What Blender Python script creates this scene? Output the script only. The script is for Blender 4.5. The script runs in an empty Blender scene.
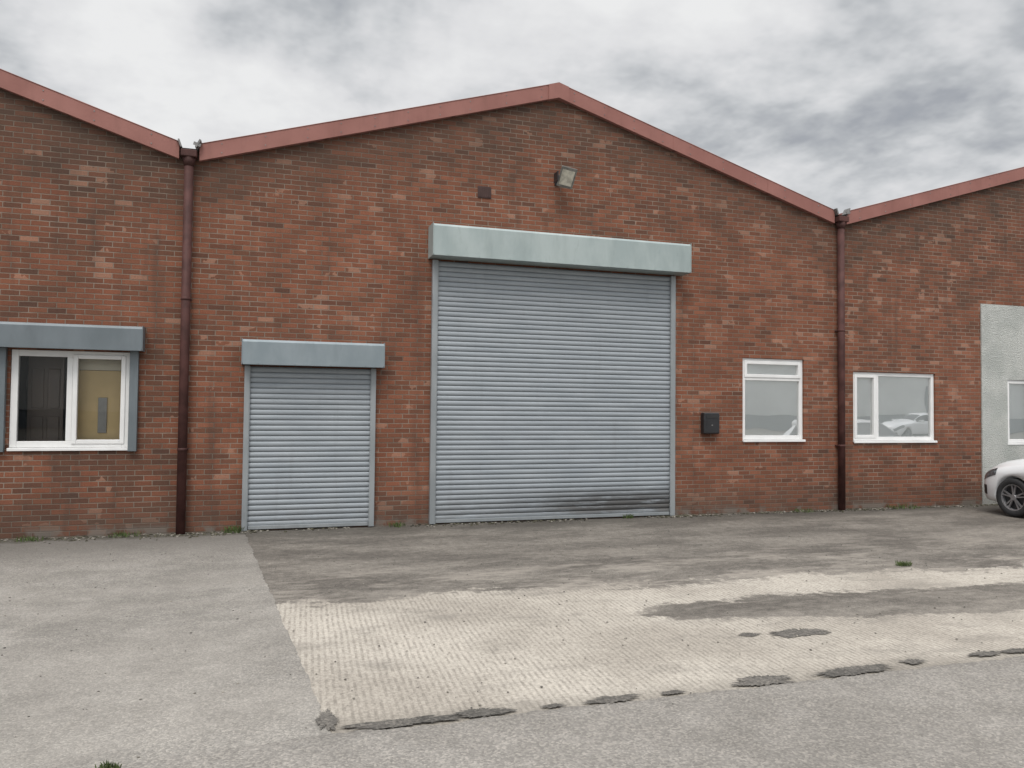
import bpy, bmesh, math, random
from mathutils import Vector, Matrix, noise as mnoise
random.seed(7)
scene = bpy.context.scene
scene.view_settings.view_transform = 'Standard'
scene.view_settings.look = 'None'
scene.view_settings.exposure = 0
COL = scene.collection
W = {}

# ------------------------------------------------------------ node helper
class NT:
    def __init__(s, name):
        s.mat = bpy.data.materials.new(name); s.mat.use_nodes = True
        s.t = s.mat.node_tree; s.t.nodes.clear()
        s.out = s.t.nodes.new('ShaderNodeOutputMaterial')
    def put(s, sock, v):
        if v is None: return
        if isinstance(v, bpy.types.NodeSocket): s.t.links.new(v, sock)
        elif isinstance(v, (tuple, list)):
            if sock.type == 'RGBA' and len(v) == 3: v = (*v, 1)
            sock.default_value = v
        else:
            sock.default_value = v
    def m(s, op, a, b=None, c=None, clamp=False):
        n = s.t.nodes.new('ShaderNodeMath'); n.operation = op; n.use_clamp = clamp
        s.put(n.inputs[0], a); s.put(n.inputs[1], b); s.put(n.inputs[2], c)
        return n.outputs[0]
    def ss(s, v, a, b, lo=0.0, hi=1.0):
        n = s.t.nodes.new('ShaderNodeMapRange'); n.interpolation_type = 'SMOOTHSTEP'
        s.put(n.inputs[0], v); s.put(n.inputs[1], a); s.put(n.inputs[2], b); s.put(n.inputs[3], lo); s.put(n.inputs[4], hi)
        return n.outputs[0]
    def mix(s, f, a, b, mode='MIX'):
        n = s.t.nodes.new('ShaderNodeMix'); n.data_type = 'RGBA'; n.blend_type = mode
        s.put(n.inputs[0], f); s.put(n.inputs[6], a); s.put(n.inputs[7], b)
        return n.outputs[2]
    def comb(s, x, y, z):
        n = s.t.nodes.new('ShaderNodeCombineXYZ'); s.put(n.inputs[0], x); s.put(n.inputs[1], y); s.put(n.inputs[2], z)
        return n.outputs[0]
    def pos(s):
        n = s.t.nodes.new('ShaderNodeNewGeometry'); sp = s.t.nodes.new('ShaderNodeSeparateXYZ')
        s.t.links.new(n.outputs['Position'], sp.inputs[0])
        return n.outputs['Position'], sp.outputs[0], sp.outputs[1], sp.outputs[2]
    def vmul(s, v, k):
        n = s.t.nodes.new('ShaderNodeVectorMath'); n.operation = 'MULTIPLY'
        s.put(n.inputs[0], v); n.inputs[1].default_value = k
        return n.outputs[0]
    def noise(s, v, scale, detail=4, rough=.55, dist=0.0):
        n = s.t.nodes.new('ShaderNodeTexNoise'); s.put(n.inputs['Vector'], v)
        n.inputs['Scale'].default_value = scale; n.inputs['Detail'].default_value = min(detail, 5)
        n.inputs['Roughness'].default_value = rough; n.inputs['Distortion'].default_value = dist
        return n.outputs[0]
    def vor(s, v, scale, feat='F1', out='Distance'):
        n = s.t.nodes.new('ShaderNodeTexVoronoi'); n.feature = feat; s.put(n.inputs['Vector'], v)
        n.inputs['Scale'].default_value = scale
        return n.outputs[out]
    def white(s, v):
        n = s.t.nodes.new('ShaderNodeTexWhiteNoise'); n.noise_dimensions = '3D'; s.put(n.inputs['Vector'], v)
        return n.outputs['Value'], n.outputs['Color']
    def ramp(s, f, stops, interp='LINEAR'):
        n = s.t.nodes.new('ShaderNodeValToRGB'); cr = n.color_ramp; cr.interpolation = interp
        while len(cr.elements) < len(stops): cr.elements.new(.5)
        for e, (p, c) in zip(cr.elements, stops):
            e.position = p; e.color = (*c, 1)
        s.put(n.inputs[0], f)
        return n.outputs[0]
    def bump(s, h, strength=.5, dist=.01):
        n = s.t.nodes.new('ShaderNodeBump'); n.inputs['Strength'].default_value = strength
        n.inputs['Distance'].default_value = dist; s.put(n.inputs['Height'], h)
        return n.outputs[0]
    def bsdf(s, color, rough=.8, metal=0.0, normal=None, spec=None, coat=None):
        n = s.t.nodes.new('ShaderNodeBsdfPrincipled')
        s.put(n.inputs['Base Color'], color); s.put(n.inputs['Roughness'], rough); s.put(n.inputs['Metallic'], metal)
        if normal is not None: s.put(n.inputs['Normal'], normal)
        if spec is not None: s.put(n.inputs['Specular IOR Level'], spec)
        if coat is not None: s.put(n.inputs['Coat Weight'], coat); n.inputs['Coat Roughness'].default_value = .05
        s.t.links.new(n.outputs[0], s.out.inputs[0])
        return s.mat

def simple(name, col, rough=.6, metal=0.0, var=.12, scale=6, bump=0.0, spec=None, coat=None):
    t = NT(name); P, x, y, z = t.pos()
    n = t.noise(P, scale, 3)
    c = t.mix(t.ss(n, .3, .7), tuple(k*(1-var) for k in col), tuple(min(1, k*(1+var)) for k in col))
    nm = t.bump(t.noise(P, 90, 2), bump, .004) if bump else None
    return t.bsdf(c, rough, metal, nm, spec, coat)

# ------------------------------------------------------------ materials
def brick_mat():
    t = NT('red_brick'); P, x, y, z = t.pos()
    BH, BL = .066, .202
    wob = t.noise(P, 22, 1)
    u = t.m('ADD', t.m('ADD', x, y), t.m('MULTIPLY', t.m('SUBTRACT', wob, .5), .007))
    v = t.m('ADD', z, t.m('MULTIPLY', t.m('SUBTRACT', wob, .5), -.006))
    rv = t.m('DIVIDE', v, BH); row = t.m('FLOOR', rv); fv = t.m('FRACT', rv)
    odd = t.m('FLOORED_MODULO', row, 2.0)
    rowrnd, _ = t.white(t.comb(row, 3.1, 9.0))
    bu = t.m('ADD', t.m('DIVIDE', u, BL), t.m('ADD', t.m('MULTIPLY', odd, .5), t.m('MULTIPLY', rowrnd, .10)))
    col = t.m('FLOOR', bu); fu = t.m('FRACT', bu)
    eu = t.m('MULTIPLY', t.m('MINIMUM', fu, t.m('SUBTRACT', 1.0, fu)), BL)
    ev = t.m('MULTIPLY', t.m('MINIMUM', fv, t.m('SUBTRACT', 1.0, fv)), BH)
    d = t.m('MINIMUM', eu, ev)
    mask = t.ss(d, .0038, .0068)
    val, vc = t.white(t.comb(col, row, 1.7))
    sc = t.t.nodes.new('ShaderNodeSeparateColor'); t.t.links.new(vc, sc.inputs[0])
    val2, v3 = sc.outputs[1], sc.outputs[2]
    big = t.noise(P, .55, 3, .6)
    mid = t.noise(P, 1.9, 4, .6)
    shift = t.m('ADD', t.m('MULTIPLY', t.m('SUBTRACT', big, .5), 1.0), t.m('MULTIPLY', t.m('SUBTRACT', mid, .5), .6))
    hi = t.ss(z, 3.0, 5.8, 0, .22)
    lf = t.m('ADD', t.ss(x, -.97, -1.0, 0, .15), t.ss(x, 9.06, 9.08, 0, .05))
    f = t.m('SUBTRACT', t.m('ADD', t.m('MULTIPLY', val, .52), t.m('ADD', shift, .31)), t.m('ADD', hi, lf), clamp=True)
    bc = t.ramp(f, [(0, (.088, .048, .035)), (.22, (.128, .058, .038)), (.45, (.182, .071, .043)), (.70, (.228, .088, .052)), (.90, (.275, .115, .070)), (1.0, (.33, .16, .105))])
    bc = t.mix(t.m('MULTIPLY', v3, .24), bc, (.155, .088, .056))
    # salmon bricks come in loose clusters (one batch laid together)
    clus = t.ss(mid, .48, .66, .004, .16)
    pale = t.m('GREATER_THAN', val2, t.m('SUBTRACT', 1.0, clus))
    bc = t.mix(t.m('MULTIPLY', pale, .55), bc, (.38, .21, .145))
    dark = t.m('LESS_THAN', val2, .06)
    bc = t.mix(t.m('MULTIPLY', dark, .40), bc, (.055, .038, .032))
    fine = t.noise(P, 60, 3, .7)
    bc = t.mix(1.0, bc, t.ramp(fine, [(.25, (.74, .74, .74)), (.75, (1.2, 1.2, 1.2))]), 'MULTIPLY')
    mcol = t.mix(t.ss(mid, .40, .62), (.15, .118, .092), (.245, .195, .155))
    c = t.mix(mask, mcol, bc)
    st = t.noise(t.vmul(P, (3.0, 3.0, .35)), 1.4, 4, .6)
    c = t.mix(t.ss(st, .50, .76, 0, .45), c, (.06, .046, .038))
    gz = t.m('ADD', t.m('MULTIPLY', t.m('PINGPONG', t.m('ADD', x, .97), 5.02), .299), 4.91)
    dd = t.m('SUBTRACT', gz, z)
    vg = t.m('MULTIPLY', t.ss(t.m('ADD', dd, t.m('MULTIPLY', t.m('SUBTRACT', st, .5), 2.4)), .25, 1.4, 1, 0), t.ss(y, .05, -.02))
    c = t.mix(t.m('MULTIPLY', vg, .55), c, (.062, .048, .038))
    foot = t.m('MULTIPLY', t.ss(z, .05, .62, 1, 0), t.ss(mid, .32, .62, .25, 1))
    c = t.mix(t.m('MULTIPLY', foot, .6), c, (.075, .062, .050))
    cem = t.m('MULTIPLY', t.ss(z, .03, .14, 1, 0), t.ss(mid, .46, .56))
    c = t.mix(t.m('MULTIPLY', cem, .7), c, (.17, .155, .135))
    h = t.m('ADD', t.m('MULTIPLY', mask, .8), t.m('MULTIPLY', fine, .35))
    nm = t.bump(h, .7, .008)
    return t.bsdf(c, .9, 0, nm, .2)

def asphalt_mat(name, base, lo, hi, stone=110, blotch=.35, tint=None, sp_amt=.22):
    t = NT(name); P, x, y, z = t.pos()
    vn = t.t.nodes.new('ShaderNodeTexVoronoi'); t.put(vn.inputs['Vector'], P); vn.inputs['Scale'].default_value = stone
    agd = vn.outputs['Distance']
    sp = t.t.nodes.new('ShaderNodeSeparateColor'); t.t.links.new(vn.outputs['Color'], sp.inputs[0])
    n1 = t.noise(P, .5, 4, .6); n2 = t.noise(P, 3.2, 5, .65); n3 = t.noise(P, 45, 3, .7)
    b = t.m('ADD', t.m('MULTIPLY', n1, .5), t.m('MULTIPLY', n2, .5))
    c = t.mix(t.ss(b, .38, .62), lo, hi)
    a = sp_amt
    c = t.mix(1.0, c, t.ramp(sp.outputs[0], [(0, (1-a,)*3), (.6, (1, 1, 1)), (1, (1+a*1.2, 1+a*1.15, 1+a*1.05))]), 'MULTIPLY')
    c = t.mix(1.0, c, t.ramp(n3, [(.3, (.85, .85, .85)), (.7, (1.15, 1.15, 1.15))]), 'MULTIPLY')
    st = t.noise(t.vmul(P, (1, 2.2, 1)), .9, 5, .65)
    c = t.mix(t.ss(st, .54, .76, 0, blotch), c, tuple(k*.42 for k in base))
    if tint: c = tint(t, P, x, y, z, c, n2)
    h = t.m('ADD', t.m('MULTIPLY', agd, -1.0), t.m('MULTIPLY', n3, .7))
    return t.bsdf(c, .92, 0, t.bump(h, .4, .007), .2)

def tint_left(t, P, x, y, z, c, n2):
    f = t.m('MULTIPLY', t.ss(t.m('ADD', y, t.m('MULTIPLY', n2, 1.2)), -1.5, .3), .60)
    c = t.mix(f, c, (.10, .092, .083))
    pb = t.m('MULTIPLY', t.ss(y, -2.0, -2.6), t.ss(t.noise(t.vmul(P, (.5, 1.2, 1)), .9, 3), .42, .6))
    c = t.mix(t.m('MULTIPLY', pb, .22), c, (.35, .325, .29))
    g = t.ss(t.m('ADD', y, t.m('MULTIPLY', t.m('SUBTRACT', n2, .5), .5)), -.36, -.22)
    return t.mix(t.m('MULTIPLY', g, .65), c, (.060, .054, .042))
def tint_road(t, P, x, y, z, c, n2):
    e = t.ss(t.m('ADD', y, t.m('MULTIPLY', n2, .16)), -6.72, -6.63)
    return t.mix(t.m('MULTIPLY', e, .35), c, (.10, .09, .08))

def yard_mat():
    t = NT('yard_concrete_and_tarmac'); P, x, y, z = t.pos()
    wv = t.noise(P, 1.3, 2, .5)
    ph = t.m('ADD', t.m('MULTIPLY', t.m('ADD', x, t.m('MULTIPLY', y, -.05)), 2*math.pi/.040), t.m('MULTIPLY', wv, 3.5))
    rib = t.ss(t.m('SINE', ph), -.5, .8)
    brk = t.ss(t.noise(t.vmul(P, (2.6, .8, 1)), 11, 4, .78), .36, .64)
    ribm = t.m('MULTIPLY', rib, brk)
    n1 = t.noise(P, .8, 4, .6); n3 = t.noise(P, 55, 3, .75)
    cc = t.mix(t.ss(n1, .35, .65), (.335, .303, .260), (.445, .407, .352))
    cc = t.mix(t.m('MULTIPLY', ribm, .52), cc, (.165, .147, .125))
    cc = t.mix(1.0, cc, t.ramp(n3, [(.3, (.70, .70, .70)), (.7, (1.24, 1.24, 1.24))]), 'MULTIPLY')
    stn = t.noise(t.vmul(P, (.7, 1.6, 1)), 1.6, 5, .7)
    cc = t.mix(t.ss(stn, .50, .70, 0, .5), cc, (.175, .16, .14))
    # --- tarmac
    vn = t.t.nodes.new('ShaderNodeTexVoronoi'); t.put(vn.inputs['Vector'], P); vn.inputs['Scale'].default_value = 105
    sp = t.t.nodes.new('ShaderNodeSeparateColor'); t.t.links.new(vn.outputs['Color'], sp.inputs[0])
    tb = t.noise(t.vmul(P, (.6, 1.5, 1)), 1.0, 5, .65)
    tc = t.mix(t.ss(tb, .35, .68), (.108, .098, .087), (.195, .179, .158))
    tc = t.mix(1.0, tc, t.ramp(sp.outputs[0], [(0, (.78, .78, .78)), (1, (1.3, 1.28, 1.25))]), 'MULTIPLY')
    hn = t.noise(P, 9, 5, .78)
    tc = t.mix(1.0, tc, t.ramp(hn, [(.3, (.68, .68, .68)), (.7, (1.30, 1.30, 1.30))]), 'MULTIPLY')
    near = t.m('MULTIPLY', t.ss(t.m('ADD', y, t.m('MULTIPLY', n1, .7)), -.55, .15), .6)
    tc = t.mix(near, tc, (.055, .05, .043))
    dn = t.noise(t.vmul(P, (.45, 1.3, 1)), 2.0, 5, .8)
    dus = t.m('MULTIPLY', t.ss(dn, .46, .64), t.ss(y, -1.6, -3.9, 0, 1))
    dus = t.m('MULTIPLY', dus, t.ss(y, -5.2, -4.5, .35, 1))
    tc = t.mix(t.m('MULTIPLY', dus, .8), tc, (.31, .28, .242))
    # --- masks
    en = t.m('MULTIPLY', t.m('SUBTRACT', t.noise(t.vmul(P, (.6, 1, 1)), 1.5, 5, .68), .5), 1.5)
    xr = t.ss(x, 3.6, 6.0, 0, .25)
    e1 = t.ss(t.m('ADD', t.m('ADD', y, en), xr), -4.38, -3.76)
    wide = t.ss(x, 2.95, 5.0, .42, .60)
    en2 = t.m('MULTIPLY', t.m('SUBTRACT', dn, .5), .60)
    d2 = t.m('ABSOLUTE', t.m('ADD', t.m('ADD', y, en2), t.ss(x, 3, 6, 5.10, 5.40)))
    rnd = t.ss(t.m('ADD', x, t.m('MULTIPLY', en2, 1.5)), 2.7, 3.2, .25, 0)
    e2 = t.m('MULTIPLY', t.ss(t.m('ADD', d2, rnd), t.m('SUBTRACT', wide, .36), wide, 1, 0), t.ss(t.m('ADD', x, en2), 2.65, 2.95))
    mx = t.m('MAXIMUM', e1, e2)
    mk = t.ss(t.m('ADD', mx, t.m('MULTIPLY', t.m('SUBTRACT', hn, .5), 2.4)), .25, .75)
    mk = t.m('MULTIPLY', mk, t.ss(mx, .0, .14))
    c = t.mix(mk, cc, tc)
    crumb = t.m('MULTIPLY', t.ss(hn, .66, .71), .6)
    c = t.mix(crumb, c, (.10, .09, .078))
    # dirt line washed along the front joint
    fj = t.m('MULTIPLY', t.ss(t.m('ADD', y, t.m('MULTIPLY', en2, .5)), -6.45, -6.75), .45)
    c = t.mix(fj, c, (.13, .118, .10))
    h1 = t.m('ADD', t.m('MULTIPLY', ribm, -.6), t.m('MULTIPLY', n3, .5))
    h2 = t.m('ADD', .3, t.m('MULTIPLY', vn.outputs['Distance'], -1.0))
    hm = t.t.nodes.new('ShaderNodeMix'); t.put(hm.inputs[0], mk); t.put(hm.inputs[2], h1); t.put(hm.inputs[3], h2)
    return t.bsdf(c, .93, 0, t.bump(hm.outputs[0], .5, .007), .2)

def slat_mat():
    t = NT('galvanised_slats'); P, x, y, z = t.pos()
    n = t.noise(t.vmul(P, (.5, 1, 3)), 3, 4)
    c = t.mix(t.ss(n, .3, .7), (.275, .305, .33), (.33, .36, .385))
    r, _ = t.white(t.comb(t.m('FLOOR', t.m('DIVIDE', z, .076)), 1.0, 2.0))
    c = t.mix(t.m('MULTIPLY', r, .12), c, (.22, .235, .25))
    c = t.mix(t.ss(y, -.030, -.022, 0, .55), c, (.09, .095, .10))  # recesses between slats painted darker, groove shade put into the colour
    st = t.noise(t.vmul(P, (7, 1, .5)), 1.3, 4, .6)
    c = t.mix(t.ss(st, .52, .75, 0, .2), c, (.19, .20, .205))
    sc = t.noise(t.vmul(P, (.7, 1, 5)), 2.0, 5, .8)
    band = t.m('MULTIPLY', t.ss(x, 3.0, 4.9, .2, 1.15), t.m('MULTIPLY', t.ss(z, .04, .16, .55, 1), t.ss(z, .18, .56, 1, 0)))
    band = t.m('MULTIPLY', band, t.ss(x, 2.1, 2.3))
    k = t.m('MULTIPLY', t.ss(sc, .22, .56), band, clamp=True)
    c = t.mix(t.m('MULTIPLY', k, .86), c, (.045, .042, .04))
    low = t.m('MULTIPLY', t.ss(z, .0, .5, 1, 0), t.ss(sc, .4, .65))
    c = t.mix(t.m('MULTIPLY', low, .4), c, (.15, .14, .125))
    return t.bsdf(c, .6, .1, t.bump(n, .12, .01), .4)

def box_mat(name, a, b, stain=(.16, .19, .17), amt=.45):
    t = NT(name); P, x, y, z = t.pos()
    n = t.noise(t.vmul(P, (1, 1, .5)), 2.2, 5, .6)
    c = t.mix(t.ss(n, .35, .65), a, b)
    st = t.noise(t.vmul(P, (3, 2, .6)), 1.3, 4, .65)
    c = t.mix(t.ss(st, .48, .78, 0, amt), c, stain)
    edge = t.noise(t.vmul(P, (12, 2, 3)), 1.0, 4, .7)
    c = t.mix(t.ss(edge, .60, .72, 0, .25), c, stain)
    return t.bsdf(c, .5, .2, t.bump(n, .2, .02), .5)

def render_mat():
    t = NT('pebbledash_render'); P, x, y, z = t.pos()
    v = t.vor(P, 60); n = t.noise(P, 1.5, 5, .6)
    c = t.mix(t.ss(n, .35, .65), (.43, .445, .42), (.53, .54, .51))
    c = t.mix(1.0, c, t.ramp(t.noise(P, 45, 4, .8), [(.3, (.7, .7, .7)), (.7, (1.25, 1.25, 1.25))]), 'MULTIPLY')
    c = t.mix(t.m('MULTIPLY', t.ss(z, .0, .5, 1, 0), .5), c, (.14, .13, .11))
    return t.bsdf(c, .95, 0, t.bump(v, .9, .02), .2)

def glass_mat(name='window_glass', refl=.22, tint=(.98, .99, .99)):
    t = NT(name)
    tr = t.t.nodes.new('ShaderNodeBsdfTransparent'); tr.inputs[0].default_value = (*tint, 1)
    gl = t.t.nodes.new('ShaderNodeBsdfGlossy'); gl.inputs['Roughness'].default_value = .0; gl.inputs[0].default_value = (1, 1, 1, 1)
    P, x, y, z = t.pos()
    t.put(gl.inputs['Normal'], t.bump(t.noise(P, 1.3, 1), .04, .05))
    fr = t.t.nodes.new('ShaderNodeFresnel'); fr.inputs[0].default_value = 1.45
    f = t.m('ADD', fr.outputs[0], refl, clamp=True)
    mx = t.t.nodes.new('ShaderNodeMixShader'); t.put(mx.inputs[0], f)
    t.t.links.new(tr.outputs[0], mx.inputs[1]); t.t.links.new(gl.outputs[0], mx.inputs[2])
    t.t.links.new(mx.outputs[0], t.out.inputs[0])
    return t.mat

def fascia_mat():
    t = NT('faded_red_flashing'); P, x, y, z = t.pos()
    n = t.noise(P, 1.6, 4, .6)
    c = t.mix(t.ss(n, .3, .7), (.245, .108, .090), (.30, .138, .116))
    st = t.noise(t.vmul(P, (5, 2, .8)), 1.2, 4, .7)
    c = t.mix(t.ss(st, .48, .75, 0, .35), c, (.17, .078, .064))
    return t.bsdf(c, .7, .0, None, .3)

M = {}
M['brick'] = brick_mat()
M['slat'] = slat_mat()
M['mainbox'] = box_mat('pale_green_grey_steel', (.31, .365, .36), (.38, .435, .425), (.21, .25, .24), .35)
M['smallbox'] = box_mat('blue_grey_steel', (.205, .245, .265), (.25, .29, .31), (.15, .178, .19), .3)
M['darkbox'] = box_mat('slate_grey_steel', (.125, .148, .16), (.155, .18, .195), (.085, .095, .105), .3)
M['guide'] = box_mat('guide_rail_steel', (.24, .26, .27), (.30, .32, .33), (.16, .165, .165), .3)
M['render'] = render_mat()
M['glass'] = glass_mat(refl=.015)
M['glass2'] = glass_mat('reflective_glass', .30)
M['upvc'] = simple('white_upvc', (.74, .74, .73), .35, 0, .04, 4)
M['fascia'] = fascia_mat()
M['roof'] = simple('roof_sheet', (.14, .07, .06), .7, 0, .2, 2)
M['pipe'] = simple('brown_painted_pipe', (.070, .030, .026), .65, 0, .3, 5, .2, .25)
M['black'] = simple('black_powder_coat', (.018, .018, .02), .4, 0, .2, 6)
M['galv'] = simple('weathered_zinc', (.20, .195, .19), .6, .3, .3, 8)
M['inner'] = simple('dim_plaster', (.10, .10, .095), .9)
M['innerdk'] = simple('dark_interior', (.03, .032, .03), .9)
M['blind'] = simple('off_white_blind', (.93, .95, .93), .8, 0, .02, 1.2)
M['tan'] = simple('ochre_board', (.56, .42, .21), .7, 0, .12, 2)
M['cream'] = simple('reflection_panel', (.55, .51, .40), .7, 0, .1, 2)
M['grey'] = simple('grey_plate', (.26, .26, .25), .5)
M['wood'] = simple('brown_door_paint', (.075, .052, .036), .5)
M['lamp'] = simple('lamp_housing_paint', (.17, .165, .15), .5, .1, .25, 20, .2)
M['lens'] = simple('cloudy_lamp_lens', (.44, .42, .35), .2, 0, .25, 14)
M['vent'] = simple('brown_air_brick', (.06, .032, .028), .8)
M['carpaint'] = simple('white_car_paint', (.76, .77, .78), .25, 0, .02, 2, 0, .5, .6)
M['carglass'] = simple('car_glass', (.015, .018, .02), .05, 0, .1, 2, 0, .8)
M['tyre'] = simple('tyre_rubber', (.022, .022, .023), .85, 0, .2, 20, .3)
M['alloy'] = simple('dark_alloy', (.30, .30, .31), .35, .6, .1, 6)
M['alloydk'] = simple('black_hub', (.02, .02, .022), .4)
M['headlamp'] = simple('headlamp_lens', (.10, .11, .12), .08, .3, .4, 30, 0, .8)
M['plastic'] = simple('black_plastic', (.02, .02, .02), .5)
M['redlamp'] = simple('red_lamp_lens', (.35, .02, .02), .2)
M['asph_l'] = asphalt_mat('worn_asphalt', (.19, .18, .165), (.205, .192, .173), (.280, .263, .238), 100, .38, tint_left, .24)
M['road'] = asphalt_mat('road_asphalt', (.19, .18, .165), (.205, .191, .172), (.265, .248, .225), 90, .32, tint_road, .24)
M['gnd'] = asphalt_mat('ground_asphalt', (.15, .14, .13), (.16, .15, .135), (.21, .20, .18), 60, .4, None)
M['patch'] = asphalt_mat('patch_tarmac', (.09, .085, .076), (.085, .08, .072), (.155, .143, .128), 80, .3, None, .35)
M['yard'] = yard_mat()
M['moss'] = simple('moss_and_grit', (.06, .055, .035), .95, 0, .6, 14, .6)
M['grit'] = simple('loose_grit', (.18, .165, .14), .95, 0, .5, 30)
M['grass'] = simple('weed_green', (.075, .11, .03), .8, 0, .4, 12)
M['cladding'] = simple('pale_cladding', (.72, .74, .73), .6, 0, .08, .4)
M['claddk'] = simple('blue_grey_cladding', (.24, .27, .29), .6, 0, .08, .4)

# ------------------------------------------------------------ object helpers
def empty(name, loc, parent=None):
    o = bpy.data.objects.new(name, None); o.empty_display_size = .3
    COL.objects.link(o); W[o.name] = Vector(loc)
    if parent: o.parent = parent; o.location = Vector(loc) - W[parent.name]
    else: o.location = loc
    return o
def mesh_obj(name, me, parent=None, origin=None):
    if origin is None:
        vs = [v.co for v in me.vertices]
        origin = Vector([(min(v[i] for v in vs)+max(v[i] for v in vs))/2 for i in range(3)])
    origin = Vector(origin)
    me.transform(Matrix.Translation(-origin))
    o = bpy.data.objects.new(name, me); me.name = name
    COL.objects.link(o); W[o.name] = origin
    if parent: o.parent = parent; o.location = origin - W[parent.name]
    else: o.location = origin
    return o
def tag(o, label, category=None, kind=None, group=None):
    if label: o['label'] = label
    if category: o['category'] = category
    if kind: o['kind'] = kind
    if group: o['group'] = group
def bm_new(): return bmesh.new()
def bm_box(bm, x0, x1, y0, y1, z0, z1, mi=0, rot=None, bev=0.0, seg=2):
    g = bmesh.ops.create_cube(bm, size=1)
    vs = g['verts']
    M4 = Matrix.Translation(((x0+x1)/2, (y0+y1)/2, (z0+z1)/2)) 
    if rot is not None: M4 = M4 @ rot
    M4 = M4 @ Matrix.Diagonal((x1-x0, y1-y0, z1-z0, 1))
    bmesh.ops.transform(bm, matrix=M4, verts=vs)
    fs = set(f for v in vs for f in v.link_faces)
    for f in fs: f.material_index = mi
    if bev > 0:
        es = list(set(e for v in vs for e in v.link_edges))
        r = bmesh.ops.bevel(bm, geom=es, offset=bev, segments=seg, affect='EDGES', profile=.5)
        for f in r['faces']: f.material_index = mi
def bm_cyl(bm, p0, p1, r, r2=None, seg=20, mi=0, smooth=True):
    p0, p1 = Vector(p0), Vector(p1); d = p1-p0
    q = d.to_track_quat('Z', 'Y').to_matrix().to_4x4()
    g = bmesh.ops.create_cone(bm, cap_ends=True, segments=seg, radius1=r, radius2=r if r2 is None else r2, depth=d.length)
    bmesh.ops.transform(bm, matrix=Matrix.Translation((p0+p1)/2) @ q, verts=g['verts'])
    for f in set(f for v in g['verts'] for f in v.link_faces):
        f.material_index = mi
        if smooth and len(f.verts) == 4: f.smooth = True
def finish(bm, name, mats, parent=None, origin=None):
    me = bpy.data.meshes.new(name); bm.to_mesh(me); bm.free()
    for m in mats: me.materials.append(m)
    return mesh_obj(name, me, parent, origin)
def box(name, b, mat, parent, bev=.004):
    bm = bm_new(); bm_box(bm, *b, bev=bev)
    return finish(bm, name, [mat], parent)

# ------------------------------------------------------------ building pieces
SL = .299; ZV = 4.91
def zf(x, xm, half=5.02): return ZV + SL*(half-abs(x-xm))
def wall_mesh(x0, x1, holes, ztop=4.7, gable=True, y=0.0, rev=.11, z0=-.05):
    bm = bm_new()
    xs = sorted(set([x0, x1]+[h[0] for h in holes]+[h[1] for h in holes]))
    zs = sorted(set([z0, ztop]+[h[2] for h in holes]+[h[3] for h in holes]))
    vv = {}
    def V(x, yy, z):
        k = (round(x, 4), round(yy, 4), round(z, 4))
        if k not in vv: vv[k] = bm.verts.new((x, yy, z))
        return vv[k]
    for i in range(len(xs)-1):
        for j in range(len(zs)-1):
            cx, cz = (xs[i]+xs[i+1])/2, (zs[j]+zs[j+1])/2
            if any(h[0] < cx < h[1] and h[2] < cz < h[3] for h in holes): continue
            bm.faces.new([V(xs[i], y, zs[j]), V(xs[i+1], y, zs[j]), V(xs[i+1], y, zs[j+1]), V(xs[i], y, zs[j+1])])
    for h in holes:
        a, b, c, d = h[:4]
        for q in [((a, c), (a, d)), ((a, d), (b, d)), ((b, d), (b, c)), ((b, c), (a, c))]:
            (xa, za), (xb, zb) = q
            bm.faces.new([V(xa, y, za), V(xb, y, zb), V(xb, y+rev, zb), V(xa, y+rev, za)])
    if gable:
        xm = (x0+x1)/2
        pts = [V(xx, y, ztop) for xx in xs]
        zz = ZV-.06
        pts += [V(x1, y, zz), V(xm, y, zz+SL*(x1-xm)), V(x0, y, zz)]
        bm.faces.new(pts)
        for sx in (x0, x1):
            bm.faces.new([V(sx, y, z0), V(sx, 24, z0), V(sx, 24, zz), V(sx, y, zz)])
        bm.faces.new([V(x0, 24, z0), V(x1, 24, z0), V(x1, 24, zz), V(xm, 24, zz+SL*(x1-xm)), V(x0, 24, zz)])
    bmesh.ops.recalc_face_normals(bm, faces=bm.faces)
    return bm

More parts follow.
